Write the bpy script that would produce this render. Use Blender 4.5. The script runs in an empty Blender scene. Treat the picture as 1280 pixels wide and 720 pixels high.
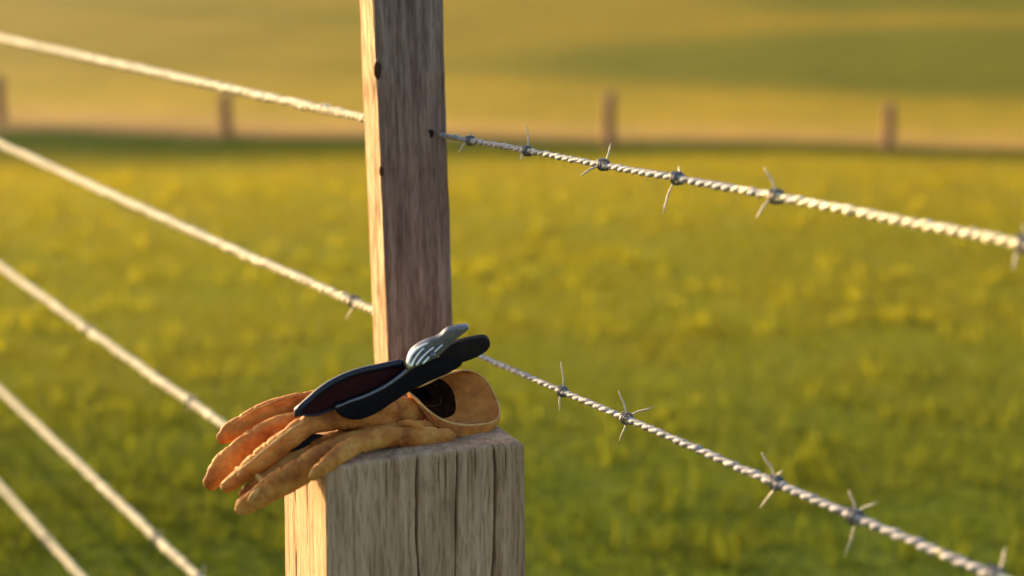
import bpy, bmesh, math, random
import numpy as np
from mathutils import Vector, noise
random.seed(4); rng = np.random.default_rng(4)
R = math.radians
scene = bpy.context.scene
col = scene.collection

# ------------------------------------------------------------------ camera
F = 2000.0                      # focal length in pixels of the 1280 px wide photograph
PITCH = R(11.7); HC = 1.58
cp, sp = math.cos(PITCH), math.sin(PITCH)
CAM = Vector((0, 0, HC))
FWD = Vector((0, cp, -sp)); UP = Vector((0, sp, cp)); RIGHT = Vector((1, 0, 0))
def ray(x, y): return FWD + RIGHT*((x-640)/F) - UP*((y-360)/F)
def W(x, y, Y):                 # the point at distance Y down range seen at photo position x, y
    r = ray(x, y); return CAM + r*(Y/r.y)
cam = bpy.data.cameras.new('camera'); cam_o = bpy.data.objects.new('camera', cam); col.objects.link(cam_o)
cam_o.location = CAM; cam_o.rotation_euler = (math.pi/2-PITCH, 0, 0)
cam.sensor_width = 36; cam.lens = 36*F/1280
cam.clip_start = 0.05; cam.clip_end = 3000
cam.dof.use_dof = True; cam.dof.focus_distance = 1.70; cam.dof.aperture_fstop = 2.7
scene.camera = cam_o
scene.render.resolution_x, scene.render.resolution_y = 1024, 576

# ------------------------------------------------------------------ light
SUN_AZ, SUN_EL = R(43), R(13)   # azimuth from the left towards the back
S = Vector((-math.cos(SUN_AZ)*math.cos(SUN_EL), math.sin(SUN_AZ)*math.cos(SUN_EL), math.sin(SUN_EL)))
sun = bpy.data.lights.new('sun', 'SUN'); sun.energy = 4.2; sun.angle = R(0.53); sun.color = (1, .69, .37)
sun_o = bpy.data.objects.new('sun', sun); col.objects.link(sun_o)
sun_o.rotation_euler = S.to_track_quat('Z', 'Y').to_euler(); sun_o.location = (-6, 4, 5)
world = bpy.data.worlds.new('World'); scene.world = world; world.use_nodes = True
wn = world.node_tree; bg = wn.nodes['Background']
sky = wn.nodes.new('ShaderNodeTexSky'); sky.sky_type = 'NISHITA'; sky.sun_disc = False
sky.sun_elevation = SUN_EL; sky.sun_rotation = math.atan2(S.x, S.y)
sky.dust_density = 4.0; sky.ozone_density = .6
wn.links.new(sky.outputs[0], bg.inputs[0]); bg.inputs[1].default_value = 0.15
scene.view_settings.view_transform = 'Standard'; scene.view_settings.look = 'None'
scene.view_settings.exposure = 1.45; scene.view_settings.gamma = 1

# ------------------------------------------------------------------ helpers
def tag(o, label=None, cat=None, group=None, kind=None):
    for k, v in (('label', label), ('category', cat), ('group', group), ('kind', kind)):
        if v: o[k] = v
    return o
def empty(name, loc=(0, 0, 0)):
    o = bpy.data.objects.new(name, None); o.empty_display_size = .05; col.objects.link(o); o.location = loc
    return o
def mesh_obj(name, verts, faces, mat, parent=None, smooth=True, origin=None):
    """origin: world position; a child is placed relative to its parent"""
    pl = parent_world(parent) if parent else Vector((0, 0, 0))
    og = Vector(origin) if origin is not None else pl
    v = np.asarray(verts, dtype=np.float64) - np.array(og)
    me = bpy.data.meshes.new(name)
    if isinstance(faces, np.ndarray) and len(faces):
        k = faces.shape[1]
        me.vertices.add(len(v)); me.vertices.foreach_set('co', v.astype(np.float32).ravel())
        me.loops.add(faces.size); me.loops.foreach_set('vertex_index', faces.astype(np.int32).ravel())
        me.polygons.add(len(faces)); me.polygons.foreach_set('loop_start', np.arange(0, faces.size, k, dtype=np.int32))
        me.update(calc_edges=True)
    else:
        me.from_pydata([tuple(a) for a in v], [], faces); me.update()
    me.validate()
    me.polygons.foreach_set('use_smooth', [smooth]*len(me.polygons))
    o = bpy.data.objects.new(name, me); col.objects.link(o)
    if mat: me.materials.append(mat)
    o.parent = parent; o.location = og - pl
    return o
def parent_world(p):
    v = Vector((0, 0, 0))
    while p: v += p.location; p = p.parent
    return v
def bake(o):
    """apply modifiers"""
    dg = bpy.context.evaluated_depsgraph_get(); dg.update()
    me = bpy.data.meshes.new_from_object(o.evaluated_get(dg)); o.modifiers.clear()
    me.name = o.name; o.data = me
    return o

# ------------------------------------------------------------------ materials
def new_mat(name):
    m = bpy.data.materials.new(name); m.use_nodes = True; nt = m.node_tree
    return m, nt, nt.nodes['Principled BSDF']
def N(nt, t, **kw):
    n = nt.nodes.new(t)
    for k, v in kw.items(): setattr(n, k, v)
    return n
def ramp(nt, fac, stops):
    r = N(nt, 'ShaderNodeValToRGB'); e = r.color_ramp.elements
    while len(e) < len(stops): e.new(.5)
    for i, (p, c) in enumerate(stops): e[i].position = p; e[i].color = (*c, 1)
    nt.links.new(fac, r.inputs[0]); return r.outputs[0]
def mapped(nt, scale, rot=(0, 0, 0), loc=(0, 0, 0)):
    tc = N(nt, 'ShaderNodeTexCoord'); mp = N(nt, 'ShaderNodeMapping')
    mp.inputs['Scale'].default_value = scale; mp.inputs['Rotation'].default_value = rot; mp.inputs['Location'].default_value = loc
    nt.links.new(tc.outputs['Object'], mp.inputs[0]); return mp.outputs[0]
def nz(nt, vec, scale, detail=4, rough=.55):
    n = N(nt, 'ShaderNodeTexNoise'); n.inputs['Scale'].default_value = scale
    n.inputs['Detail'].default_value = detail; n.inputs['Roughness'].default_value = rough
    nt.links.new(vec, n.inputs['Vector']); return n.outputs[0]
def mix(nt, a, b, fac, mode='MIX'):
    m = N(nt, 'ShaderNodeMix', data_type='RGBA', blend_type=mode)
    for s, v in ((6, a), (7, b)):
        if isinstance(v, tuple): m.inputs[s].default_value = (*v, 1)
        else: nt.links.new(v, m.inputs[s])
    if isinstance(fac, (int, float)): m.inputs[0].default_value = fac
    else: nt.links.new(fac, m.inputs[0])
    return m.outputs[2]
def bump(nt, b, h, strength, dist):
    n = N(nt, 'ShaderNodeBump'); n.inputs['Strength'].default_value = strength; n.inputs['Distance'].default_value = dist
    nt.links.new(h, n.inputs['Height']); nt.links.new(n.outputs[0], b.inputs['Normal'])

def wood(name, dark, mid, light, seed=0, stretch=.045):
    m, nt, b = new_mat(name)
    v = mapped(nt, (1, 1, stretch), loc=(seed, seed*.7, 0))
    v2 = mapped(nt, (1, 1, .12), loc=(seed+3, 1, 0))
    v3 = mapped(nt, (1, 1, .35), loc=(seed+5, 4, 0))
    g1 = nz(nt, v, 130, 6, .62); g2 = nz(nt, v2, 380, 3, .6); g3 = nz(nt, v3, 14, 3, .5)
    c1 = ramp(nt, g1, [(.30, dark), (.5, mid), (.72, light)])
    c2 = ramp(nt, g2, [(.36, (.55, .53, .50)), (.52, (1, 1, 1))])
    c3 = ramp(nt, g3, [(.35, (.74, .70, .66)), (.65, (1.12, 1.12, 1.12))])
    c = mix(nt, c1, c2, .75, 'MULTIPLY'); c = mix(nt, c, c3, .8, 'MULTIPLY')
    nt.links.new(c, b.inputs['Base Color']); b.inputs['Roughness'].default_value = .88
    b.inputs['Specular IOR Level'].default_value = .25
    add = N(nt, 'ShaderNodeMath', operation='ADD'); nt.links.new(g1, add.inputs[0]); nt.links.new(g2, add.inputs[1])
    bump(nt, b, add.outputs[0], .6, .0012)
    return m
M_wood_front = wood('weathered_wood', (.225, .135, .080), (.41, .272, .170), (.54, .385, .26), 0)
M_wood_rear = wood('weathered_wood_fine', (.100, .062, .050), (.205, .142, .117), (.33, .245, .21), 7, .05)
M_wood_lit = wood('sunlit_face_wood', (.34, .18, .075), (.56, .35, .18), (.72, .49, .28), 12, .05)  # lighter tone paints sunlight onto the left faces of both posts
M_wood_far = wood('far_wood', (.20, .095, .060), (.28, .14, .085), (.36, .20, .12), 2, .2)

def leather(name, a, bcol, c, seed):
    m, nt, b = new_mat(name)
    v = mapped(nt, (1, 1, 1), loc=(seed, 0, 0))
    n1 = nz(nt, v, 26, 5, .6); n2 = nz(nt, v, 420, 3, .6); n3 = nz(nt, v, 90, 4, .6)
    cc = ramp(nt, n1, [(.36, a), (.5, bcol), (.66, c)])
    cc = mix(nt, cc, ramp(nt, n3, [(.35, (.72, .66, .6)), (.6, (1.05, 1.05, 1.05))]), .7, 'MULTIPLY')
    nt.links.new(cc, b.inputs['Base Color']); b.inputs['Roughness'].default_value = .68
    b.inputs['Specular IOR Level'].default_value = .22
    
    ad = N(nt, 'ShaderNodeMath', operation='MULTIPLY_ADD'); nt.links.new(n3, ad.inputs[0]); ad.inputs[1].default_value = 3.5; nt.links.new(n2, ad.inputs[2])
    bump(nt, b, ad.outputs[0], .5, .0009)
    return m
M_leather = leather('tan_leather', (.28, .080, .014), (.48, .175, .031), (.60, .27, .056), 1)
M_leather_low = leather('worn_tan_leather', (.25, .076, .014), (.45, .175, .034), (.58, .29, .070), 5)
M_leather_in = leather('suede_lining', (.34, .11, .018), (.46, .165, .028), (.55, .23, .045), 9)
M_trim_highlight = leather('pale_trim_highlight', (.42, .20, .06), (.56, .31, .10), (.64, .40, .16), 3)  # pale trim, also used to paint highlights on cuff rim and fingers
def plain(name, c, rough, metal=0, spec=.5, bmp=None, var=.25):
    m, nt, b = new_mat(name)
    v = mapped(nt, (1, 1, 1)); n = nz(nt, v, 160, 4)
    lo = tuple(x*(1-var) for x in c); hi = tuple(min(1, x*(1+var)) for x in c)
    nt.links.new(ramp(nt, n, [(.3, lo), (.7, hi)]), b.inputs['Base Color'])
    b.inputs['Roughness'].default_value = rough; b.inputs['Metallic'].default_value = metal
    b.inputs['Specular IOR Level'].default_value = spec
    if bmp: bump(nt, b, n, bmp, .0008)
    return m
M_navy = plain('navy_rubber', (.005, .008, .022), .38, 0, .35, .15)
M_black = plain('black_rubber', (.007, .006, .008), .6, 0, .06, .3)
M_maroon = plain('dark_red_rubber', (.030, .008, .009), .8, 0, .05, .3)
M_jaw = plain('blackened_steel', (.014, .010, .009), .7, .0, .10, .4)
M_steel = plain('brushed_steel', (.85, .85, .87), .28, .9, .5, .6)
M_tang = plain('grey_steel', (.13, .13, .15), .34, .6, .5, .4)
M_hole = plain('dark_hole', (.018, .012, .009), .95, 0, .1)
M_knot = plain('dark_knot_wood', (.055, .028, .014), .9, 0, .1, .8)
M_gap_shade = plain('glove_gap_shade', (.010, .008, .010), .9, 0, .2, .8)  # near-black tone painting the shade between the glove fingers
def galv(name, lo, mid, hi):
    m, nt, b = new_mat(name)
    v = mapped(nt, (1, 1, 1)); n = nz(nt, v, 260, 3); n2 = nz(nt, v, 7, 2)
    c = ramp(nt, n, [(.3, lo), (.52, mid), (.72, hi)])
    nt.links.new(mix(nt, c, ramp(nt, n2, [(.4, (.9, .88, .86)), (.7, (1, 1, 1))]), .6, 'MULTIPLY'), b.inputs['Base Color'])
    b.inputs['Metallic'].default_value = .1; b.inputs['Roughness'].default_value = .62; b.inputs['Specular IOR Level'].default_value = .35
    bump(nt, b, n, .5, .0008); return m
M_wire_shade = galv('shaded_zinc_wire', (.13, .13, .15), (.29, .29, .31), (.46, .44, .42))  # darker tone paints the tall post's shadow along the wire
M_wire_sun = galv('sunlit_zinc_wire', (.42, .35, .22), (.76, .66, .44), (.90, .82, .60))  # paler tone paints the sunlit stretches of the same wire
M_prong_sun = plain('sunlit_prong', (.50, .43, .32), .5, .1, .5, .3)  # pale tone paints the sun caught by the prongs
M_coil = plain('dark_barb_wrap', (.12, .12, .14), .45, .4, .5, .5)

# ------------------------------------------------------------------ terrain
def H(x, y):
    x = np.asarray(x, float); y = np.asarray(y, float)
    near = np.clip(y-2, 0, None)
    z = np.where(near < 22, -.05*near, -1.10 + .03*(near-22))
    k = np.clip((near-20)/4, 0, 1); zs = -1.10+.03*0
    z = z + .05*np.exp(-((near-22)/1.6)**2)
    z = z + np.clip(y-70, 0, None)*.05*np.clip((y-70)/60, 0, 1)*np.exp(-np.clip(y-260, 0, None)/400)
    und = .03*np.sin(x*.9+y*.5)*np.sin(y*.7-x*.3) + .07*np.sin(x*.13+1.1+y*.04)*np.sin(y*.11+.4)
    z = z + und*np.clip((y-4)/10, 0, 1)
    z = z + 1.2*np.sin(x*.02+.5)*np.clip((y-50)/100, 0, 1)
    return z
def sm(a, b, v): 
    t = np.clip((v-a)/(b-a), 0, 1); return t*t*(3-2*t)
def crop_colour(x, y):
    """what grows where: pasture, a darker green band before the far fence, dry bank, hay fields in strips"""
    n = len(x); c = np.zeros((n, 3))
    lush = np.array((.080, .098, .017)); gold = np.array((.230, .186, .028)); past = np.array((.170, .162, .023))
    tan = np.array((.33, .215, .060)); strip = np.array((.100, .108, .008)); hay = np.array((.205, .155, .010))
    t = sm(4.2, 8.6, y)[:, None]; c[:] = lush*(1+.32*sm(-1, 1, x))[:, None]*(1-t)+past*t
    t = sm(8, 19, y)[:, None]; c = c*(1-t)+gold*t
    w = 23.4 - x*.23 + np.sin(x*.5)*.15
    left = 1-sm(-5, 4, x)
    t = (sm(w-8.0+4.4*(1-left), w-3.0+1.4*(1-left), y)*(.8+.2*left))[:, None]; c = c*(1-t)+np.array((.036, .052, .014))*t
    t = sm(w-.5, w+.4, y)[:, None]; c = c*(1-t)+tan*t
    t = (sm(w-.7, w-.3, y)*(1-sm(w+.2, w+.9, y)))[:, None]*.75; c = c*(1-t)+np.array((.14, .08, .035))*t
    t = sm(w+2.0, w+4.6, y)[:, None]; c = c*(1-t)+hay*t
    t = (sm(w+1, w+3, y)*(1-sm(w+5, w+12, y)))[:, None]; c = c*(1-t*.7)+np.array((.30, .215, .020))*t*.7
    b0 = 33.5 - np.clip(x, -2, 12)*.55
    b1 = 37 + np.clip(x, -2, 12)*.6
    t = (sm(b0-2.2, b0+2.2, y)*(1-sm(b1-1, b1+6, y))*sm(-5, 3, x))[:, None]; c = c*(1-t*.9)+strip*t*.9
    t = np.maximum(sm(50, 56, y)*sm(5, 11, x)*.8, sm(41, 46, y+x*.8)*(1-sm(47, 53, y+x*.8))*(1-sm(-4, 0, x))*.4)[:, None]; c = c*(1-t)+strip*t
    return c
ys = np.concatenate([np.arange(-14, 2, .5), np.arange(2, 60, .25), 60*np.power(700/60, np.linspace(0, 1, 90))])
us = np.linspace(-1, 1, 181)
YY, UU = np.meshgrid(ys, us, indexing='ij')
XX = UU*(14+np.clip(YY, 0, None)*.95)
ZZ = H(XX, YY)
nv = np.stack([XX.ravel(), YY.ravel(), ZZ.ravel()], 1)
r_, c_ = YY.shape
ii, jj = np.meshgrid(np.arange(r_-1), np.arange(c_-1), indexing='ij')
a_ = (ii*c_+jj).ravel()
gf = np.stack([a_, a_+1, a_+c_+1, a_+c_], 1)
mg, nt, b = new_mat('pasture_ground')
at = N(nt, 'ShaderNodeVertexColor'); at.layer_name = 'crop'
v = mapped(nt, (1, 1, 1)); n1 = nz(nt, v, 1.6, 6, .65); n2 = nz(nt, v, 18, 4, .7); n3 = nz(nt, mapped(nt, (.25, 1, 1)), .55, 4, .6)
cc = mix(nt, at.outputs[0], ramp(nt, n1, [(.3, (.72, .80, .7)), (.5, (1, 1, 1)), (.7, (1.2, 1.1, 1.0))]), .7, 'MULTIPLY')
cc = mix(nt, cc, ramp(nt, n2, [(.3, (.7, .7, .7)), (.6, (1.1, 1.1, 1.1))]), .8, 'MULTIPLY')
cc = mix(nt, cc, ramp(nt, n3, [(.35, (.86, .9, .8)), (.62, (1.08, 1.04, 1.0))]), .8, 'MULTIPLY')
nt.links.new(cc, b.inputs['Base Color']); b.inputs['Roughness'].default_value = 1; b.inputs['Specular IOR Level'].default_value = .05
bump(nt, b, n2, .6, .05)
ground = mesh_obj('ground', nv, gf, mg)
ca = ground.data.color_attributes.new('crop', 'FLOAT_COLOR', 'POINT')
cl = np.ones((len(nv), 4)); cl[:, :3] = crop_colour(nv[:, 0], nv[:, 1]); ca.data.foreach_set('color', cl.ravel())
tag(ground, 'rolling pasture and hay fields lit by a low sun', kind='structure')

# ------------------------------------------------------------------ grass
def grass_mat(name, tr):
    m, nt, b = new_mat(name)
    at = N(nt, 'ShaderNodeVertexColor'); at.layer_name = 'blade'
    out = nt.nodes['Material Output']; nt.nodes.remove(b)
    d = N(nt, 'ShaderNodeBsdfDiffuse'); t = N(nt, 'ShaderNodeBsdfTranslucent'); mx = N(nt, 'ShaderNodeMixShader')
    mx.inputs[0].default_value = tr
    nt.links.new(at.outputs[0], d.inputs[0])
    nt.links.new(mix(nt, at.outputs[0], (1.2, 1.28, .6), 1.0, 'MULTIPLY'), t.inputs[0])
    nt.links.new(d.outputs[0], mx.inputs[1]); nt.links.new(t.outputs[0], mx.inputs[2]); nt.links.new(mx.outputs[0], out.inputs[0])
    return m
def value_noise(x, y, s, seed):
    return np.array([noise.noise(Vector((a*s, b_*s, seed))) for a, b_ in zip(x, y)])
def blades(name, n, y0, y1, hfun, wfun, colfun, mat, lean=.35, clump=None, seed=0, tall=False):
    r = np.random.default_rng(seed)
    if clump is None:
        u = r.random(n); y = y0*np.power(y1/y0, u)*1.0
        q_ = r.random(n)*2-1; x = np.where(r.random(n) < .6, q_*(y*.345+.5), q_*(y*.8+3))
    else:
        nc, per, sd = clump
        u = r.random(nc); cy = y0*np.power(y1/y0, u); q_ = r.random(nc)*2-1; cx = np.where(r.random(nc) < .6, q_*(cy*.345+.5), q_*(cy*.8+3))
        keep = value_noise(cx, cy, .5, 3.3) > -.35; cx, cy = cx[keep], cy[keep]
        y = np.repeat(cy, per)+r.normal(0, sd, len(cy)*per); x = np.repeat(cx, per)+r.normal(0, sd, len(cx)*per)
        n = len(x)
    ok = y < 22.8 - x*.23; x, y = x[ok], y[ok]; n = len(x)
    big = .6*value_noise(x, y, 1.7, seed+.5)+.5*value_noise(x, y*2, 4.5, seed+7.5)
    h = hfun(y, big)*(.55+.75*r.random(n)); w = wfun(y)*(.7+.6*r.random(n))
    a = r.random(n)*6.283; la = r.random(n)*6.283; L = lean*h*(.2+r.random(n))
    z = H(x, y)-.01
    base = np.stack([x, y, z], 1); side = np.stack([np.cos(a), np.sin(a), 0*a], 1)*w[:, None]*.5
    tip = base+np.stack([np.cos(la)*L, np.sin(la)*L, h], 1); midp = base+np.stack([np.cos(la)*L*.3, np.sin(la)*L*.3, h*.55], 1)
    V = np.stack([base-side, base+side, midp+side*(1.6 if tall else .85), tip, midp-side*(1.6 if tall else .85)], 1).reshape(-1, 3)
    k = np.arange(n)[:, None]*5
    q = np.concatenate([k, k+1, k+2, k+4], 1); t = np.concatenate([k+4, k+2, k+3, k+3], 1)
    # tip as a triangle is kept as a narrow quad
    V2 = V.reshape(n, 5, 3); tip2 = V2[:, 3]+side*.12
    V = np.concatenate([V2, tip2[:, None]], 1).reshape(-1, 3); k = np.arange(n)[:, None]*6
    q = np.concatenate([k, k+1, k+2, k+4], 1); t = np.concatenate([k+4, k+2, k+5, k+3], 1)
    o = mesh_obj(name, V, np.concatenate([q, t]), mat, smooth=False)
    c = np.ones((n, 4)); c[:, :3] = colfun(x, y, big, r)
    ca = o.data.color_attributes.new('blade', 'FLOAT_COLOR', 'POINT')
    ca.data.foreach_set('color', np.repeat(c, 6, axis=0).ravel())
    return o
def green(x, y, big, r):
    base = crop_colour(x, y); j = (.7+.6*r.random(len(x)))[:, None]
    g = np.clip(.5+big*1.6, 0, 1)[:, None]
    return base*j*(np.array((.92, 1.0, .92))*(1-g)+np.array((1.07, 1.0, 1.0))*g)
M_grass = grass_mat('grass_blade', .5)
g1 = blades('pasture_grass', 520000, 2.3, 26, lambda y, b_: .020+.009*np.clip(b_+.5, 0, 1.2)+y*.0004, lambda y: .004+y*.0009, green, M_grass, seed=1)
tag(g1, 'soft green pasture grass behind the fence', 'grass', kind='stuff')
def golden(x, y, big, r):
    c = crop_colour(x, y)*np.array((1.62, 1.42, 1.2)); g = r.random(len(x))[:, None]
    f = sm(3.5, 8, y)[:, None]
    return (c*(1-.4*g)+np.array((.10, .12, .012))*.4*g)*(.55+.45*f)
g2 = blades('seeding_grass', 0, 4.2, 16, lambda y, b_: .07+.05*np.clip(b_+.5, 0, 1), lambda y: .005+y*.0006, golden, M_grass, lean=.35, clump=(700, 6, .05), seed=2, tall=True)
tag(g2, 'yellow seeding grass stalks scattered through the green pasture', 'grass', kind='stuff')

# ------------------------------------------------------------------ squared posts as dense hewn blocks
def block(name, base, tops, mat_sides, rows, cols, disp, parent, crown=None):
    """base/tops: four corners A front-left, B front-right, C back-right, D back-left. disp(face, u, s_from_top) -> inward depth"""
    V = []; Fc = []; mats = []
    ctr = sum((Vector(t) for t in tops), Vector())/4
    idx = {}
    def add(p): V.append(p); return len(V)-1
    ring_n = sum(cols); rr = 0.004
    grid = []
    for t in rows:                               # t: 0 top .. 1 bottom
        ring = []
        for f in range(4):
            k = (f+1) % 4
            P0 = Vector(tops[f]).lerp(Vector(base[f]), t); P1 = Vector(tops[k]).lerp(Vector(base[k]), t)
            e = (P1-P0); Ln = e.length; e.normalize(); nrm = Vector((e.y, -e.x, 0)).normalized()
            for j in range(cols[f]):
                u = j/cols[f]
                p = P0.lerp(P1, u)
                d = disp(f, u*Ln, Ln, t, p)
                # rounded arrises
                q = min(u*Ln, (1-u)*Ln)
                rd = .004; rnd = max(0, rd-q); ro = (rd-math.sqrt(max(0, rd*rd-rnd*rnd)))
                p = p - nrm*(d+ro)
                if j == 0: p = p + e*0.0015
                ring.append(add(p))
        grid.append(ring)
    n = len(grid[0]); per_face = np.repeat(np.arange(4), cols)
    for i in range(len(grid)-1):
        for j in range(n):
            k = (j+1) % n
            Fc.append((grid[i][j], grid[i+1][j], grid[i+1][k], grid[i][k])); mats.append(mat_sides[1][per_face[j]])
    # top, shrinking rings so that it is weathered too
    prev = grid[0]
    for s, dz in ((.985, .0022), (.955, .0036), (.85, .0040), (.7, .0044), (.5, .0046), (.3, .0045), (.1, .0045)):
        ring = []
        c3 = sum((V[q] for q in grid[0]), Vector())/n
        for j in range(n):
            p = c3.lerp(V[grid[0][j]], s).copy(); p.z += dz + .0012*noise.noise(p*60) 
            ring.append(add(p))
        for j in range(n):
            k = (j+1) % n; Fc.append((prev[j], prev[k], ring[k], ring[j])); mats.append(mat_sides[2])
        prev = ring
    Fc.append(tuple(prev)); mats.append(mat_sides[2])
    Fc.append(tuple(reversed(grid[-1]))); mats.append(mat_sides[2])
    o = mesh_obj(name, [tuple(v) for v in V], Fc, None, parent, origin=parent_world(parent))
    for m in mat_sides[0]: o.data.materials.append(m)
    for p, mi in zip(o.data.polygons, mats): p.material_index = mi
    bm = bmesh.new(); bm.from_mesh(o.data); bmesh.ops.recalc_face_normals(bm, faces=bm.faces); bm.to_mesh(o.data); bm.free()
    return o
def rect(ax, ay, w, d, rot):
    c, s = math.cos(rot), math.sin(rot)
    return [(ax, ay), (ax+w*c, ay+w*s), (ax+w*c-d*s, ay+w*s+d*c), (ax-d*s, ay+d*c)]
ROT = R(22)
# front post
A_t = W(407, 588, 1.48); zt = A_t.z
fp = rect(A_t.x, A_t.y, .2085, .170, ROT)
tops = [Vector((x, y, zt)) for x, y in fp]
tops[1].z += .001; tops[2].z -= .002
# photo shows the post widening slightly downwards
w = 1+ .045*zt/.12*.35
cx = sum(p[0] for p in fp)/4; cy = sum(p[1] for p in fp)/4
bases = [Vector((cx+(x-cx)*1.16+.0, cy+(y-cy)*1.10, -.25)) for x, y in fp]
cracks = [(.094, .0019, .9, .016, .002), (.1345, .0016, 1.0, .018, .003), (.1755, .0021, .9, .016, .004), (.1165, .0009, .035, .006, 0), (.123, .0010, .05, .006, 0),
          (.155, .0013, .025, .007, .0), (.147, .0008, .06, .004, 0), (.188, .0012, .03, .007, 0), (.030, .0009, .030, .005, 0), (.062, .0013, .035, .008, 0)]
def disp_front(f, s, L, t, p):
    zz = p.z*10
    d = .0007*noise.noise(Vector((s*30+f*9, 3.1, zz*.7))) + .0003*noise.noise(Vector((s*190+f*9, 1.1, zz*2.6)))
    g = noise.noise(Vector((s*330+f*9, 7.1, zz*3.2)))
    d += max(0, g-.34)*.0020
    d *= min(1, .25+(zt-p.z)/.012)
    if f == 0:
        for (u, wd, ln, dp, dr) in cracks:
            down = zt-p.z
            if down > ln*1.3: continue
            k = 1-max(0, (down-ln*.6)/(ln*.7)) if ln < .5 else 1
            uu = u + dr*noise.noise(Vector((0, u*40, down*9))) + .0012*noise.noise(Vector((u*70, 0, down*30)))
            wv = wd*(.75+.5*noise.noise(Vector((u*90, 2, down*22))))*(.5+.5*k)
            if down < .006: k *= .25+.75*down/.006
            q = abs(s-uu)/wv
            if q < 1.6: d += dp*k*math.exp(-q*q*2.2)
    elif f == 3:
        for u, wd, dp in ((.05, .002, .008), (.098, .0016, .006), (.12, .0012, .004)):
            uu = u+.004*noise.noise(Vector((u*40, 0, p.z*14))); q = abs(s-uu)/wd
            if q < 1.6: d += dp*math.exp(-q*q*2)*max(0, .4+noise.noise(Vector((u*9, 5, p.z*18)))*1.4)
    return d
post = empty('squared_fence_post', (cx, cy, 0))
tag(post, 'thick squared grey timber post with cracked face and gloves lying on its flat top', 'fence post')
rows = [0]+[i*.0030/(zt+.25) for i in range(1, 75)]; rows += list(np.linspace(rows[-1]+.02, 1, 40))
block('timber', bases, tops, ([M_wood_front, M_wood_lit], {0: 0, 1: 0, 2: 0, 3: 1}, 0), rows, [300, 60, 60, 90], disp_front, post)

# rear post
top_px = -140
def edge(x0, y0, x1, y1, Y):            # a nearly upright edge through two photo points
    a = W(x0, y0, Y); b_ = W(x1, y1, Y); d = (b_-a)
    return a, d
ra, rd = edge(467, 0, 485, 450, 1.90)
def on(z): return ra + rd*((z-ra.z)/rd.z)
ztop = W(460, top_px, 1.9).z
def rc(z):
    p = on(z); return [Vector((x, y, z)) for x, y in rect(p.x, p.y, .0855, .068, R(20))]
rt, rb = rc(ztop), rc(-.2)
rear = empty('tall_fence_post', ((rb[0].x+rb[2].x)/2, (rb[0].y+rb[2].y)/2, 0))
tag(rear, 'tall slim grey timber post with a bright sunlit edge standing behind the cracked post', 'fence post')
knots = [(W(466, 88, 1.9).z, .011, .010), (W(470, 214, 1.9).z, .007, .006)]
def disp_rear(f, s, L, t, p):
    zz = p.z*10
    d = .0013*noise.noise(Vector((s*70+f*9+40, 3.1, zz*.8))) + .0009*noise.noise(Vector((s*210+f*9+40, 1.1, zz*1.8)))
    d += max(0, noise.noise(Vector((s*430+f*9, 17.1, zz*2.0)))-.2)*.004
    for zk, rk, dk in knots:
        e = (s if f == 0 else (L-s) if f == 3 else 9); q = math.hypot(e/.006, (p.z-zk)/rk)
        if q < 1.5: d += dk*.5*math.exp(-q*q*1.6)
    return d
rows = list(np.linspace(0, .36, 200))+list(np.linspace(.37, 1, 60))
block('timber', rb, rt, ([M_wood_rear, M_wood_lit], {0: 0, 1: 0, 2: 0, 3: 1}, 0), rows, [120, 40, 40, 60], disp_rear, rear)

# ------------------------------------------------------------------ barbed wires
exit_pt = W(541, 166, 1.945)
WD = Vector((math.sin(R(30.8)), -math.cos(R(30.8)), 0))     # runs from far left towards the near right
WN = Vector((WD.y, -WD.x, 0))
def PP(x, y):                                              # photo position on the upright plane of the fence
    r = ray(x, y); k = (exit_pt-CAM).dot(WN)/r.dot(WN); return CAM+r*k
def tube(path, rad, seg=8, cap=True):
    V, Fc = [], []; n = len(path)
    T0 = (path[1]-path[0]).normalized(); ref = Vector((0, 0, 1)) if abs(T0.z) < .9 else Vector((1, 0, 0))
    u = T0.cross(ref).normalized()
    for i, p in enumerate(path):
        T = (path[min(i+1, n-1)]-path[max(i-1, 0)]).normalized()
        u = (u-T*u.dot(T)).normalized(); v = T.cross(u)
        r = rad(i/(n-1)) if callable(rad) else rad
        if not isinstance(r, tuple): r = (r, r)
        for k in range(seg):
            a = 2*math.pi*k/seg; V.append(p+u*math.cos(a)*r[0]+v*math.sin(a)*r[1])
    for i in range(n-1):
        for k in range(seg):
            k2 = (k+1) % seg; Fc.append((i*seg+k, i*seg+k2, (i+1)*seg+k2, (i+1)*seg+k))
    if cap: Fc.append(tuple(range(seg-1, -1, -1))); Fc.append(tuple((n-1)*seg+k for k in range(seg)))
    return V, Fc
class Geo:
    def __init__(s): s.v = []; s.f = []
    def add(s, vf):
        o = len(s.v); s.v += vf[0]; s.f += [tuple(i+o for i in f) for f in vf[1]]; return s
s_exit = 0.0
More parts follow.
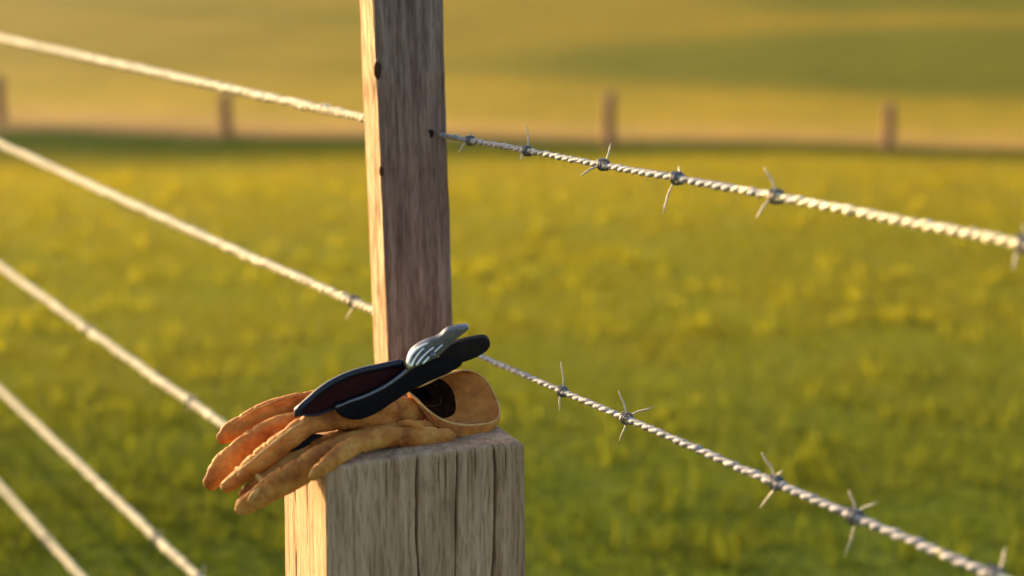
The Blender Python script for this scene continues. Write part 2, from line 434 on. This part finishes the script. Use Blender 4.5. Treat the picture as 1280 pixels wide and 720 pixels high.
def wire(knots_px, label, barbs, left_grow=1.95, seed=0, bright=.92):
    pts = [PP(*p) for p in knots_px]
    # arc coordinate along WD, height as a function of it
    s = [(p-exit_pt).dot(WD) for p in pts]; z = [p.z for p in pts]
    s0, s1 = -5.5, 3.2
    def zf(t):
        if t <= s[0]: k = (z[1]-z[0])/(s[1]-s[0]); return z[0]+k*(t-s[0])*math.exp(-abs(t-s[0])*.3)
        if t >= s[-1]: k = (z[-1]-z[-2])/(s[-1]-s[-2]); return z[-1]+k*(t-s[-1])*math.exp(-abs(t-s[-1])*.3)
        return float(np.interp(t, s, z))
    P = lambda t: Vector((exit_pt.x+WD.x*t, exit_pt.y+WD.y*t, zf(t)))
    grow = lambda t: 1+(left_grow-1)*(.5*min(1, max(0, -t/.12))+.5*min(1, max(0, (-.1-t)/.95))) + .22*min(1, max(0, (t-.25)/.5))
    root = empty('barbed_wire', P(0)); tag(root, label, 'barbed wire')
    pitch = .024; n = int((s1-s0)/.0038)
    for q in (0, 1):
        path = []; 
        for i in range(n+1):
            t = s0+(s1-s0)*i/n; g = grow(t)
            a = 2*math.pi*t/pitch/ (g**.3) + q*math.pi + 1.6*noise.noise(Vector((t*7, seed*2, 0))) + .7*noise.noise(Vector((t*31, seed*2, 4)))
            wob = .0009*noise.noise(Vector((t*14, seed, q)))+.0012*noise.noise(Vector((t*4, seed+3, 0)))
            c = P(t)+Vector((0, 0, wob))
            path.append(c+(WN*math.cos(a)+Vector((0, 0, 1))*math.sin(a))*((.00145 if t < 0 else .00115)*g*(1+.35*(g-1))))
        g_ = lambda k: .0024*grow(s0+(s1-s0)*k)*(1+(.75 if s0+(s1-s0)*k > 0 else 1.0)*noise.noise(Vector((k*1100, q, seed)))+.25*noise.noise(Vector((k*400, q+5, seed))))
        V, Fc = tube(path, g_, 8); so = mesh_obj('strand', V, Fc, M_wire_shade, root); so.data.materials.append(M_wire_sun)
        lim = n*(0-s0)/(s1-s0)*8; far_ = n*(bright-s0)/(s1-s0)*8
        for p in so.data.polygons: p.material_index = int(p.index < lim or p.index > far_+500*noise.noise(Vector((p.index*.02, 1, 1))))  # shaded and sunlit stretches put into the colour along the strand
    for b_ in barbs:
        nx, ny = b_[0]; c0 = PP(nx, ny); t = (c0-exit_pt).dot(WD); c = P(t); g = grow(t); G = Geo()
        coil = []
        turns = 2.6 if len(b_) < 4 or b_[3] != 'n' else 1.6
        for i in range(46):
            k = i/45; a = 2*math.pi*turns*k+.7
            coil.append(c+WD*((k-.5)*.0082*g)+(WN*math.cos(a)+Vector((0, 0, 1))*math.sin(a))*.0052*g)
        G.add(tube(coil, .00115, 6)); nf = len(G.f)
        for j, (ex, ey) in enumerate(b_[1]):
            dpt = (b_[2][j] if len(b_) > 2 and b_[2] else (-.006 if j % 2 else .004))
            e = W(ex, ey, c.y+dpt); st = c+WD*(.003*(-1)**j*g)
            d = (e-st); m1 = st+d*.5+Vector((.0008*(-1)**j, 0, .0010))
            pth = [st, st+d*.2, m1, st+d*.8, e]
            G.add(tube(pth, lambda k: .00108*(1-.62*max(0, k-.7)/.3), 6))
        bo = mesh_obj('barb', G.v, G.f, M_coil, root, origin=c); bo.data.materials.append(M_prong_sun)
        for p in bo.data.polygons: p.material_index = int(p.index >= nf)
    return root
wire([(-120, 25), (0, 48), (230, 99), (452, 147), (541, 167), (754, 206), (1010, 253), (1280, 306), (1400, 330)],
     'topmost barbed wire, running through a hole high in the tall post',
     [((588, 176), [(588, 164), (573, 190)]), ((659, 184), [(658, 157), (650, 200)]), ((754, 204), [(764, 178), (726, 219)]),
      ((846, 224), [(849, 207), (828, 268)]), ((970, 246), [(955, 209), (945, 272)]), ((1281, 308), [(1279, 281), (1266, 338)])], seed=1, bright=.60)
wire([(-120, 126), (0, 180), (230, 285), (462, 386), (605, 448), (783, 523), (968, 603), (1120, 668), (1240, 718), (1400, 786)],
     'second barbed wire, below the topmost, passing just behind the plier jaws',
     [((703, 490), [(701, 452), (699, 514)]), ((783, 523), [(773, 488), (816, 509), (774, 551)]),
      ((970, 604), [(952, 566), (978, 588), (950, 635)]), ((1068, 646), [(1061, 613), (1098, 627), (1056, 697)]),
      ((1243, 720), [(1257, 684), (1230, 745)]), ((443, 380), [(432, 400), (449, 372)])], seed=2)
wire([(-120, 248), (0, 333), (140, 434), (278, 531), (460, 660)],
     'third barbed wire from the top at left, ending behind the drooping glove fingertips',
     [((240, 503), [(234, 515), (246, 494)]), ((112, 413), [(107, 424), (119, 405)])], seed=3)
wire([(-120, 374), (0, 488), (125, 606), (245, 720), (460, 925)],
     'fourth barbed wire down at left, meeting the bottom edge just left of the cracked post',
     [((250, 722), [(256, 704), (240, 730)]), ((196, 673), [(192, 683), (203, 664)])], seed=4)
wire([(-120, 473), (0, 608), (100, 720), (200, 832), (460, 1120)],
     'lowest barbed wire crossing the bottom left corner', [((60, 675), [(54, 684), (67, 667)])], seed=5)
# hole the wire leaves the tall post through
def disc(c, nrm, r, depth):
    u = nrm.cross(Vector((0, 0, 1))).normalized(); v = nrm.cross(u)
    return tube([c-nrm*depth, c+nrm*.0006], r, 20)
fn = Vector((math.sin(R(20)), -math.cos(R(20)), 0))
pf = on(W(541, 166, 1.92).z)   # front-left arris at that height
hr = ray(538, 167); k = (pf-CAM).dot(fn)/hr.dot(fn); hc = CAM+hr*k
V, Fc = disc(hc, fn, .0052, .01); mesh_obj('wire_hole', V, Fc, M_hole, rear)
for (x, y, rr_) in ((466, 88, .008), (469, 214, .005)):
    G = Geo(); c = on(W(x, y, 1.9).z)+Vector((.001, .0026, 0))
    bmk = bmesh.new(); bmesh.ops.create_icosphere(bmk, subdivisions=3, radius=1)
    vv = [c+Vector((q.co.x*rr_*.55, q.co.y*rr_*.5, q.co.z*rr_*1.35))*(1+.25*noise.noise(q.co*2+c*9)) for q in bmk.verts]
    ff = [tuple(q.index for q in f.verts) for f in bmk.faces]; bmk.free()
    mesh_obj('knot', vv, ff, M_knot, rear)

# ------------------------------------------------------------------ far fence posts
def far_post(px, py_top, py_base, wpx, label):
    th = PITCH+math.atan((py_base-360)/F)
    Y = 22.0
    for _ in range(60):
        x = (px-640)/F*Y; Y += (float(H(x, Y)) - (HC-Y*math.tan(th)))*(-4 if False else 0) 
        break
    # march along the ray to the ground
    r = ray(px, py_base); t = 5.
    while (CAM+r*t).z > float(H((CAM+r*t).x, (CAM+r*t).y)) and t < 60: t += .02
    p = CAM+r*t; p.z = float(H(p.x, p.y)); h = W(px, py_top, p.y).z-p.z; wd = wpx/F*t/2
    path = [p+Vector((0, 0, -.2))]+[p+Vector((.01*math.sin(i*1.3+px), 0, h*i/6)) for i in range(7)]
    V, Fc = tube(path, lambda k: wd*(1.08-.12*k)*(1 if k < .99 else .8), 12)
    o = mesh_obj('pasture_fence_post', V, Fc, M_wood_far, origin=p)
    tag(o, label, 'fence post', 'wooden posts of the far fence'); return o
far_post(1, 94, 152, 13, 'distant blurred wooden post at the left edge of the photo')
far_post(283, 114, 170, 14, 'distant blurred wooden post just under the topmost wire, left of the tall post')
far_post(761, 114, 184, 14, 'distant blurred reddish wooden post just right of the tall post')
far_post(1110, 128, 186, 14, 'distant blurred wooden post at far right above the wire')

# ------------------------------------------------------------------ gloves
PX = 1/F
def limb(pts, flat=.86, seg=18):
    """pts: (x, y, Y, r) in photo pixels and metres; a closed rounded sweep"""
    C = [W(x, y, Y) for x, y, Y, r in pts]; Rr = [r*Y*PX*1.02 for x, y, Y, r in pts]
    path, rad = [], []
    m = len(C)
    for i in range(m-1):                               # Catmull-Rom
        p0, p1, p2, p3 = C[max(i-1, 0)], C[i], C[i+1], C[min(i+2, m-1)]
        for k in range(8):
            t = k/8
            path.append(.5*((2*p1)+(p2-p0)*t+(2*p0-5*p1+4*p2-p3)*t*t+(3*p1-p0-3*p2+p3)*t**3)); rad.append(Rr[i]*(1-t)+Rr[i+1]*t)
    path.append(C[-1]); rad.append(Rr[-1])
    d0 = (path[0]-path[1]).normalized(); d1 = (path[-1]-path[-2]).normalized()
    r0, r1 = rad[0], rad[-1]
    pre = [(path[0]+d0*r0*math.sin(a), r0*math.cos(a)) for a in (1.45, 1.1, .7, .35)]
    post_ = [(path[-1]+d1*r1*math.sin(a), r1*math.cos(a)) for a in (.35, .7, 1.1, 1.45)]
    path = [p for p, _ in pre]+path+[p for p, _ in post_]; rad = [r for _, r in pre]+rad+[r for _, r in post_]
    n = len(path)
    return tube(path, lambda k: (rad[min(n-1, round(k*(n-1)))]*flat, rad[min(n-1, round(k*(n-1)))]), seg)
def leather_body(name, limbs, mat, parent, amp=.0016, seed=0, voxel=.0014):
    G = Geo()
    for l in limbs:
        fl = .86
        if isinstance(l, tuple): l, fl = l
        G.add(limb(l, fl))
    o = mesh_obj(name, [tuple(v) for v in G.v], G.f, mat, parent)
    bm = bmesh.new(); bm.from_mesh(o.data); bmesh.ops.recalc_face_normals(bm, faces=bm.faces); bm.to_mesh(o.data); bm.free()
    m = o.modifiers.new('r', 'REMESH'); m.mode = 'VOXEL'; m.voxel_size = voxel
    m = o.modifiers.new('s', 'SMOOTH'); m.iterations = 5; m.factor = .6
    bake(o); me = o.data
    n = len(me.vertices); co = np.empty(n*3); me.vertices.foreach_get('co', co); co = co.reshape(-1, 3)
    no = np.empty(n*3); me.vertices.foreach_get('normal', no); no = no.reshape(-1, 3)
    out = np.empty(n)
    for i in range(n):
        v = Vector(co[i])
        # wrinkles run across the fingers: warp the domain, ridged noise
        wv = Vector((noise.noise(v*22+Vector((seed, 0, 0))), noise.noise(v*22+Vector((0, 9+seed, 0))), noise.noise(v*22+Vector((0, 0, 5+seed)))))
        q = v*34+wv*.9
        rdg = max(0, 1-abs(noise.noise(q+Vector((seed*3, 0, 0))))*5.5)**1.5
        rdg2 = max(0, 1-abs(noise.noise(Vector((v.x*70, v.y*70, v.z*38))+wv*1.3+Vector((seed, 4, 0))))*4.5)**1.5
        rdg3 = max(0, 1-abs(noise.noise(Vector((v.x*18-v.z*14, v.y*30, v.z*52+v.x*40))+wv*.5+Vector((seed, 8, 2))))*6)**1.5
        out[i] = -.42*rdg - .20*rdg2 - .95*rdg3 + .8*noise.noise(v*26+Vector((seed, 2, 1))) + .10*noise.noise(v*140)
    co += no*(out*amp)[:, None]
    me.vertices.foreach_set('co', co.ravel()); me.update()
    me.polygons.foreach_set('use_smooth', [True]*len(me.polygons))
    return o

low = empty('work_glove', (W(500, 560, 1.56).x, 1.56, zt))
tag(low, 'worn tan leather glove underneath, touching the post top with its fingertips hanging lowest', 'glove', 'pair of leather work gloves')
leather_body('hand', [
    ([(600, 537, 1.625, 12), (560, 540, 1.59, 15), (510, 542, 1.57, 17), (460, 548, 1.55, 18)], .9),
    ([(470, 553, 1.555, 15), (430, 556, 1.548, 19), (395, 566, 1.53, 17)], 1.0),
    ([(560, 546, 1.565, 12), (500, 546, 1.54, 14), (460, 551, 1.515, 15), (428, 566, 1.490, 14), (404, 585, 1.465, 12), (393, 594, 1.458, 9)], .75),
    ([(480, 546, 1.55, 17), (432, 560, 1.53, 20), (395, 579, 1.495, 21), (357, 601, 1.475, 19.5), (322, 623, 1.465, 15.5), (304, 634, 1.46, 12.5)], .68),
    ([(440, 548, 1.565, 15), (385, 564, 1.535, 15), (345, 587, 1.505, 12), (318, 606, 1.49, 9), (303, 618, 1.485, 6)], .9),
], M_leather_low, low, .0016, 3)
def skin_nub(name, pts, mat, parent, fl=.8):
    V, Fc = limb(pts, fl); return mesh_obj(name, V, Fc, mat, parent)
skin_nub('highlight_nub', [(322, 596, 1.481, 4), (327, 600, 1.477, 5), (330, 606, 1.474, 4)], M_trim_highlight, low)  # pale nubs painting the cream highlights on the lower fingers
skin_nub('highlight_nub', [(322, 613, 1.458, 3.5), (316, 620, 1.454, 4.5), (312, 626, 1.452, 3)], M_trim_highlight, low)
skin_nub('strap_tab', [(500, 530, 1.553, 4), (513, 529, 1.550, 4.5), (525, 534, 1.548, 5)], M_leather, low)
skin_nub('gap_shade_fill', [(352, 566, 1.515, 4), (370, 558, 1.522, 7), (388, 550, 1.532, 8), (402, 548, 1.54, 5)], M_gap_shade, low, .6)  # dark filler painting the shadowed gap between fingers

up = empty('work_glove', (W(500, 520, 1.6).x, 1.6, zt+.02))
tag(up, 'tan leather glove on top, with its round cuff open towards the viewer', 'glove', 'pair of leather work gloves')
leather_body('hand', [
    ([(512, 518, 1.60, 21), (500, 516, 1.597, 23), (455, 514, 1.58, 25), (410, 516, 1.57, 20)], .85),
    ([(455, 508, 1.60, 19), (415, 510, 1.595, 19), (385, 515, 1.585, 15)], 1.0),
    ([(430, 505, 1.61, 13), (392, 501, 1.61, 15), (342, 513, 1.595, 16), (308, 529, 1.575, 15), (287, 541, 1.565, 13), (280, 546, 1.56, 11)], .7),
    ([(420, 520, 1.595, 16), (372, 530, 1.575, 20), (328, 549, 1.555, 21), (292, 573, 1.535, 20), (273, 592, 1.525, 18), (266, 600, 1.52, 14)], .62),
    ([(480, 517, 1.570, 20), (430, 522, 1.548, 18), (386, 531, 1.53, 14), (350, 556, 1.507, 15.5), (320, 580, 1.495, 15), (296, 599, 1.485, 12), (284, 607, 1.48, 9.5)], .85),
], M_leather, up, .0016, 8)
def seam(pts, mat, parent, rr=.0009):
    V, Fc = tube([W(x, y, Y) for x, y, Y in [(float(np.interp(k/24, np.linspace(0, 1, len(pts)), [p[0] for p in pts])), float(np.interp(k/24, np.linspace(0, 1, len(pts)), [p[1] for p in pts])), float(np.interp(k/24, np.linspace(0, 1, len(pts)), [p[2] for p in pts]))+.0006*noise.noise(Vector((k*.6, 0, 0)))) for k in range(25)]], lambda k: rr*(1+.5*math.sin(k*40)*.4)*(1-.6*abs(2*k-1)**4), 8)
    mesh_obj('finger_seam', V, Fc, mat, parent)
seam([(388, 523, 1.512), (365, 536, 1.496), (340, 555, 1.487), (314, 577, 1.478), (292, 594, 1.472), (274, 608, 1.470)], M_trim_highlight, up, .0013)
seam([(390, 492, 1.600), (350, 500, 1.585), (320, 512, 1.572), (292, 530, 1.560)], M_leather, up, .0012)
seam([(352, 583, 1.462), (330, 600, 1.454), (310, 618, 1.449), (296, 633, 1.448)], M_leather_low, low, .0012)
# small pale nub beside the upper glove's finger seam
skin_nub('pale_nub', [(296, 586, 1.487, 3), (301, 590, 1.482, 4.5), (298, 594, 1.480, 3)], M_trim_highlight, up)

rim = [(510, 488, 1.600), (520, 500, 1.588), (535, 513, 1.578), (553, 524, 1.573), (575, 531, 1.575), (599, 531, 1.588), (619, 526, 1.605),
       (623, 512, 1.632), (617, 490, 1.652), (604, 473, 1.662), (588, 463, 1.664), (572, 463, 1.655), (552, 472, 1.636), (530, 481, 1.616)]
cen = W(570, 500, 1.615)
wr_c = W(498, 518, 1.60)
n_r = len(rim); RP = [W(*p) for p in rim]
rings = []
K = 14
for t_i in range(K+1):
    t = t_i/K; ring = []
    for i in range(n_r):
        p = RP[i]; px, py, Y = rim[i]
        wx, wy = 530+(px-570)*.38, 493+(py-500)*.44
        wp = W(wx, wy, 1.645+(Y-1.615)*.3)
        out = Vector((px-570, 0, 500-py)); out.normalize()
        low_amt = max(0, (py-500)/37); right_amt = max(0, (px-590)/30)
        ctrl = wp.lerp(p, .80)+Vector((.014*right_amt, -.026*low_amt+.010*max(0, (490-py)/30), -.042*low_amt-.001))
        q = wp.lerp(ctrl, t).lerp(ctrl.lerp(p, t), t)
        ow = (q-W(566, 500, 1.615)).normalized(); q = q+ow*(.0035*t*noise.noise(q*38)+.0045*math.sin(math.pi*t)*noise.noise(Vector((i*1.7, t*2.5, 2))))
        ring.append(q)
    # refine the ring smoothly
    fine = []
    for i in range(n_r):
        p0, p1, p2, p3 = ring[i-1], ring[i], ring[(i+1) % n_r], ring[(i+2) % n_r]
        for k in range(6):
            u = k/6; fine.append(.5*((2*p1)+(p2-p0)*u+(2*p0-5*p1+4*p2-p3)*u*u+(3*p1-p0-3*p2+p3)*u**3))
    rings.append(fine)
m_ = len(rings[0]); V = [p for r in rings for p in r]
Fc = [(i*m_+j, i*m_+(j+1) % m_, (i+1)*m_+(j+1) % m_, (i+1)*m_+j) for i in range(K) for j in range(m_)]
cuff = mesh_obj('cuff', V, Fc, M_leather, up)
M_cuff_shade = plain('cuff_hollow_shade', (.016, .007, .004), .95, 0, .02, None, .5)  # dark tone painting the shade deep inside the cuff
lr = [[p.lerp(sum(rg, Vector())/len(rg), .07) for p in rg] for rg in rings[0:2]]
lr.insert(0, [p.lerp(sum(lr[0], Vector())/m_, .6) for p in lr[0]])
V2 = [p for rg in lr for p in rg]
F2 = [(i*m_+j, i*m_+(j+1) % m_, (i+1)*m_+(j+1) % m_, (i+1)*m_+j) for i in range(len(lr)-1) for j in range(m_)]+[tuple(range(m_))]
bm = bmesh.new(); bm.from_mesh(cuff.data); bmesh.ops.recalc_face_normals(bm, faces=bm.faces); bm.to_mesh(cuff.data); bm.free()
cuff.data.materials.append(M_leather_in); cuff.data.materials.append(M_leather); cuff.data.materials.append(M_cuff_shade)
for p in cuff.data.polygons:
    i_, j_ = divmod(p.index, m_)
    if i_ < 2: p.material_index = 2  # inner wall near the wrist takes the painted shade
m = cuff.modifiers.new('s', 'SOLIDIFY'); m.thickness = .0022; m.offset = 0; m.material_offset = 1
m = cuff.modifiers.new('u', 'SUBSURF'); m.levels = 1; m.render_levels = 1
bake(cuff); cuff.data.polygons.foreach_set('use_smooth', [True]*len(cuff.data.polygons))
loop = rings[-1]+[rings[-1][0], rings[-1][1]]
mesh_obj('wrist_shade', V2, F2, M_cuff_shade, cuff)
V, Fc = tube(loop, .0012, 8); mesh_obj('cuff_rim_highlight', V, Fc, M_trim_highlight, cuff)  # pale edge paints the light caught by the cuff rim
G = Geo(); rg = rings[K-2]; cg = sum(rg, Vector())/m_; ax = (sum(rings[K], Vector())/m_-cg).normalized()
for j in range(0, m_):
    a_s, b_s = rg[j].lerp(rg[(j+1) % m_], .15), rg[j].lerp(rg[(j+1) % m_], .75)
    if (a_s-b_s).length < .0012: continue
    o_s = [(q-cg) for q in (a_s, b_s)]; o_s = [(q-ax*q.dot(ax)).normalized()*.0016 for q in o_s]
    G.add(tube([a_s+o_s[0], (a_s+b_s)/2+o_s[0]*1.3, b_s+o_s[1]], .00045, 5))
mesh_obj('stitching', G.v, G.f, M_trim_highlight, cuff)

# ------------------------------------------------------------------ pliers
def PY(x): return 1.528+(x-420)/180*.075
def slab(name, px, dy, th, mat, parent, bev=.002, bulge=0):
    """outline in photo position on the tool's own slanting plane, real thickness th"""
    n = len(px); G = Geo()
    fr = [W(x, y, PY(x)+dy) for x, y in px]; bk = [p+Vector((-.15, 1, .25)).normalized()*th for p in fr]
    Fc = [tuple(range(n)), tuple(range(2*n-1, n-1, -1))]+[(i, n+i, n+(i+1) % n, (i+1) % n) for i in range(n)]
    o = mesh_obj(name, fr+bk, Fc, mat, parent)
    bm = bmesh.new(); bm.from_mesh(o.data); bmesh.ops.recalc_face_normals(bm, faces=bm.faces); bm.to_mesh(o.data); bm.free()
    m = o.modifiers.new('b', 'BEVEL'); m.width = bev; m.segments = 4; m.limit_method = 'ANGLE'; m.angle_limit = R(50)
    bake(o); o.data.polygons.foreach_set('use_smooth', [True]*len(o.data.polygons))
    return o
def smooth_loop(px, sub=5):
    out = []; n = len(px)
    for i in range(n):
        p0, p1, p2, p3 = [np.array(px[(i+k) % n], float) for k in (-1, 0, 1, 2)]
        for k in range(sub):
            u = k/sub; out.append(tuple(.5*((2*p1)+(p2-p0)*u+(2*p0-5*p1+4*p2-p3)*u*u+(3*p1-p0-3*p2+p3)*u**3)))
    return out
pl = empty('fencing_pliers', W(535, 460, PY(535)))
tag(pl, 'open pliers with black and navy rubber grips and steel pivot lying on the gloves', 'pliers')
leaf = smooth_loop([(376, 516), (390, 498), (412, 481), (440, 468), (470, 461), (500, 458), (516, 458), (505, 470), (472, 487), (440, 501), (412, 513), (392, 519)])
h1 = slab('handle', leaf, .006, .003, M_maroon, pl, .0008)
V, Fc = tube([W(x, y, PY(x)+.005) for x, y in leaf+leaf[:2]], .0014, 10); mesh_obj('grip_rim', V, Fc, M_navy, h1)
top_edge = [(x, y) for x, y in smooth_loop([(376, 516), (390, 497), (412, 480), (440, 467), (470, 459.5), (500, 457)], 5)[:25]]
V, Fc = tube([W(x, y, PY(x)+.004) for x, y in top_edge], lambda k: (.0036, .0036), 10); mesh_obj('grip_back', V, Fc, M_navy, h1)
grip = smooth_loop([(419, 512), (432, 505), (455, 497), (480, 485), (500, 471), (514, 459), (530, 453), (552, 449), (572, 449), (578, 456), (562, 467), (535, 479), (512, 491), (490, 505), (468, 519), (446, 526), (428, 522)])
h2 = slab('handle', grip, -.006, .012, M_black, pl, .0035)
V, Fc = tube([W(x, y-1.5, PY(x)-.0055) for x, y in smooth_loop([(424, 508), (438, 503), (458, 496), (482, 484), (502, 470), (514, 460), (524, 454)], 5)[:31]], lambda k: (.0012+.0014*k, .0012+.0014*k), 8)
mesh_obj('tang', V, Fc, M_tang, h2)
slab('jaw', smooth_loop([(549, 450), (552, 442), (566, 431), (590, 424.5), (607, 423), (613, 430), (608, 440), (590, 450), (570, 455)]), -.004, .010, M_jaw, pl, .003)
sj = slab('jaw', smooth_loop([(509, 463), (510, 449), (518, 437), (533, 428), (549, 422), (560, 413), (578, 409), (586, 409.5), (583, 415), (571, 424), (559, 436), (546, 447), (528, 456)]), -.009, .009, M_tang, pl, .0035)
pv = W(541, 444, PY(541)-.010)
V, Fc = tube([pv, pv+Vector((0, -.0022, .0003)), pv+Vector((0, -.0026, .0003))], lambda k: .0042*(1-.15*k), 16); mesh_obj('pivot_bolt', V, Fc, M_steel2 if False else M_tang, pl)
for (a, b_, c, r) in (((511, 460), (508, 440), (535, 428.5), .0021), ((514, 459), (517, 446), (530, 435), .0019), ((520, 457), (526, 446), (542, 434), .0017), ((528, 455), (538, 444), (553, 431), .0015)):
    ctrl = [a, b_, c]; pth = []
    for k in range(13):
        t = k/12; x = (1-t)**2*a[0]+2*t*(1-t)*b_[0]+t*t*c[0]; y = (1-t)**2*a[1]+2*t*(1-t)*b_[1]+t*t*c[1]
        pth.append(W(x, y, PY(x)-.0095))
    V, Fc = tube(pth, lambda k: r*(1-.5*k), 8); mesh_obj('ridge', V, Fc, M_steel, sj)
